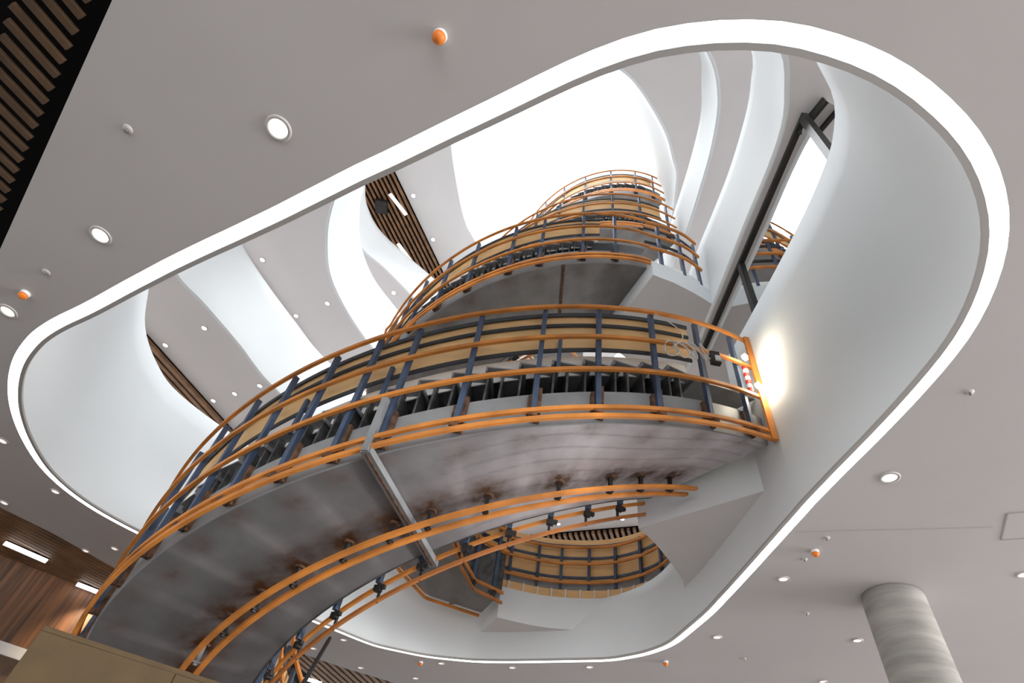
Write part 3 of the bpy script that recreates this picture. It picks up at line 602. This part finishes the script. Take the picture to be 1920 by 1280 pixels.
# ------------------------------------------------------------------ small things
rod = thing('black_rod', 'thin black rod sticking up at the bottom edge beside the stair', 'rod', W((-.245,1.12,.29)))
m = MB(); m.tube([W((-.25,1.14,.29)), W((-.252,1.24,.40))], 0.0042*S, 10); m.build('shaft', M['frame'], rod)
m = MB(); m.tube([W((-.252,1.24,.40)), W((-.2523,1.246,.4065))], 0.0035*S, 10); m.build('tip', M['dark'], rod)

cb = thing('cable_bundle', 'tangled white cables hanging from the laths near the landing', 'cable', W(PA.at(tA(288),0,-.03,.34)))
random.seed(7)
for k in range(5):
    t_ = tA(284.5+1.5*k); pts = []
    for j in range(22):
        a = j/21*2*PI*1.35; pts.append(W(PA.at(t_+.006*math.sin(a+k), 0, -.05-.004*math.sin(2*a), .32-.035-.035*math.cos(a+.5*k)+.004*k)))
    MB().tube(pts, .0028*S, 6).build('cable', M['cable'], cb, True)
pts = [W(PA.at(tA(282.5)+.016*math.sin(j/14*PI)+.0008*j, 0, -.047, .455-.16*j/14)) for j in range(15)]; MB().tube(pts, .0022*S, 6).build('cable', M['cable'], cb, True)
jb = thing('socket_box', 'small dark wired socket box tied to the stair guard', 'socket box', W(PA.at(tA(290.6),0,-.05,.26)))
m = MB(); m.box(W(PA.at(tA(291.6),0,-.055,.275)), (.016*S,0,0),(0,.008*S,0),(0,0,.028*S)); m.build('case', M['dark'], jb)
m = MB(); m.box(W(PA.at(tA(291.6),0,-.068,.265)), (.009*S,0,0),(0,.003*S,0),(0,0,.011*S)); m.build('cover', M['white'], jb)
hz = thing('hazard_sleeve', 'red and white striped sleeve on the end post by the wall', 'warning sleeve', W(PA.at(tA(299.6),0,-.03,.19)))
for k in range(7):
    m = MB(); c = PA.at(tA(299.6),0,-.03,.19+.0185*k); m.tube([W(c), W(c+np.array([0,0,.0185]))], .010*S, 12); m.build('band', M['red' if k % 2 == 0 else 'white'], hz)
def worklight(ph, f, d, lb, ln=.03):
    c = PA.at(tA(ph),0,d,f); t = thing('work_light', lb, 'work light', W(c), 'work lights at the landing')
    e, nn = PA.frame(tA(ph)); m = MB(); m.box(W(c), (*(e*ln*S),0), (*(nn*.006*S),0), (0,0,.006*S)); m.build('tube', M['worklamp'], t)
    m = MB(); m.box(W(c+np.array([0,0,.009])), (*(e*ln*1.05*S),0), (*(nn*.008*S),0), (0,0,.003*S)); m.build('bracket', M['white'], t)
    l = bpy.data.lights.new('work lamp glow', 'POINT'); l.energy = 9; l.color = (1,.88,.66); l.shadow_soft_size = .06
    o = bpy.data.objects.new('lamp_glow', l); col.objects.link(o); o.location = W(c+np.array([.0,-.03,-.01])); o.parent = t; o.matrix_parent_inverse = world_of(t).inverted()
M['worklamp'] = mat('burning work lamp', (1,1,1), .4, emit=(1,.93,.8), estr=14)
worklight(300.6, .20, -.056, 'burning tube work light at the right end of the lowest flight', .026)
worklight(298.2, .33, -.06, 'burning work light high on the end post of the lowest flight', .009)

# ------------------------------------------------------------------ light, camera, world
def area(name, loc, target, sx, sy, power, color):
    l = bpy.data.lights.new(name, 'AREA'); l.shape = 'RECTANGLE'; l.size = sx; l.size_y = sy; l.energy = power; l.color = color
    o = bpy.data.objects.new(name, l); col.objects.link(o); o.location = loc
    d = np.array(target)-np.array(loc); from mathutils import Vector
    o.rotation_euler = Vector(d).to_track_quat('-Z','Y').to_euler(); return o
l = bpy.data.lights.new('overcast sky', 'SUN'); l.energy = SKYW; l.angle = math.radians(75); l.color = (.93,.97,1.)
o = bpy.data.objects.new('overcast_sky', l); col.objects.link(o); o.location = W((.2,3,9)); o.rotation_euler = (math.radians(4), 0, 0)
area('rear_fill', W((.5,-4.2,.35)), W((0,2.2,.9)), 14, 3.0, REARFILLW, (1,.985,.975))  # added fill lamp behind the camera, lifts the outer stair faces
area('side_fill', W((7.5,-.6,.35)), W((0,1.4,.9)), 14, 3.0, SIDEFILLW, (1,.985,.975))  # added fill lamp out of view at right, lifts ceilings and soffit
l = bpy.data.lights.new('wall washer', 'SPOT'); l.energy = 140; l.color = (1,.78,.5); l.spot_size = 1.5; l.spot_blend = .8; l.shadow_soft_size = .05
o = bpy.data.objects.new('wall_washer', l); col.objects.link(o); o.location = W((-1.70,2.98,.985)); o.rotation_euler = (math.radians(28), 0, math.radians(34))
w = bpy.data.worlds.new('sky'); bpy.context.scene.world = w; w.use_nodes = True; nt = w.node_tree; bg = nt.nodes['Background']
tc = nt.nodes.new('ShaderNodeTexCoord'); sx = nt.nodes.new('ShaderNodeSeparateXYZ'); nt.links.new(tc.outputs['Generated'], sx.inputs[0])
cr = nt.nodes.new('ShaderNodeValToRGB'); e = cr.color_ramp.elements
e[0].position = .12; e[0].color = (HOR,HOR*.99,HOR*.985,1); e[1].position = .45; e[1].color = (1,1,1,1)
nt.links.new(sx.outputs[2], cr.inputs[0]); nt.links.new(cr.outputs[0], bg.inputs[0]); bg.inputs[1].default_value = WSTR
cam = bpy.data.cameras.new('camera'); cam.sensor_width = 36; cam.lens = 36*1049/1920; cam.clip_end = 200; cam.clip_start = .05
co = bpy.data.objects.new('camera', cam); col.objects.link(co)
x_, y_, u_ = CAM_AXES
Mx = Matrix(((x_[0],-x_[1],-x_[2],0),(y_[0],-y_[1],-y_[2],0),(u_[0],-u_[1],-u_[2],EYE),(0,0,0,1))); co.matrix_world = Mx
sc = bpy.context.scene; sc.camera = co
sc.view_settings.view_transform = 'Standard'; sc.view_settings.look = 'None'; sc.view_settings.exposure = EXPO; sc.view_settings.gamma = 1
sc.cycles.use_denoising = True; sc.cycles.max_bounces = 8; sc.cycles.diffuse_bounces = 5; sc.cycles.sample_clamp_indirect = 6
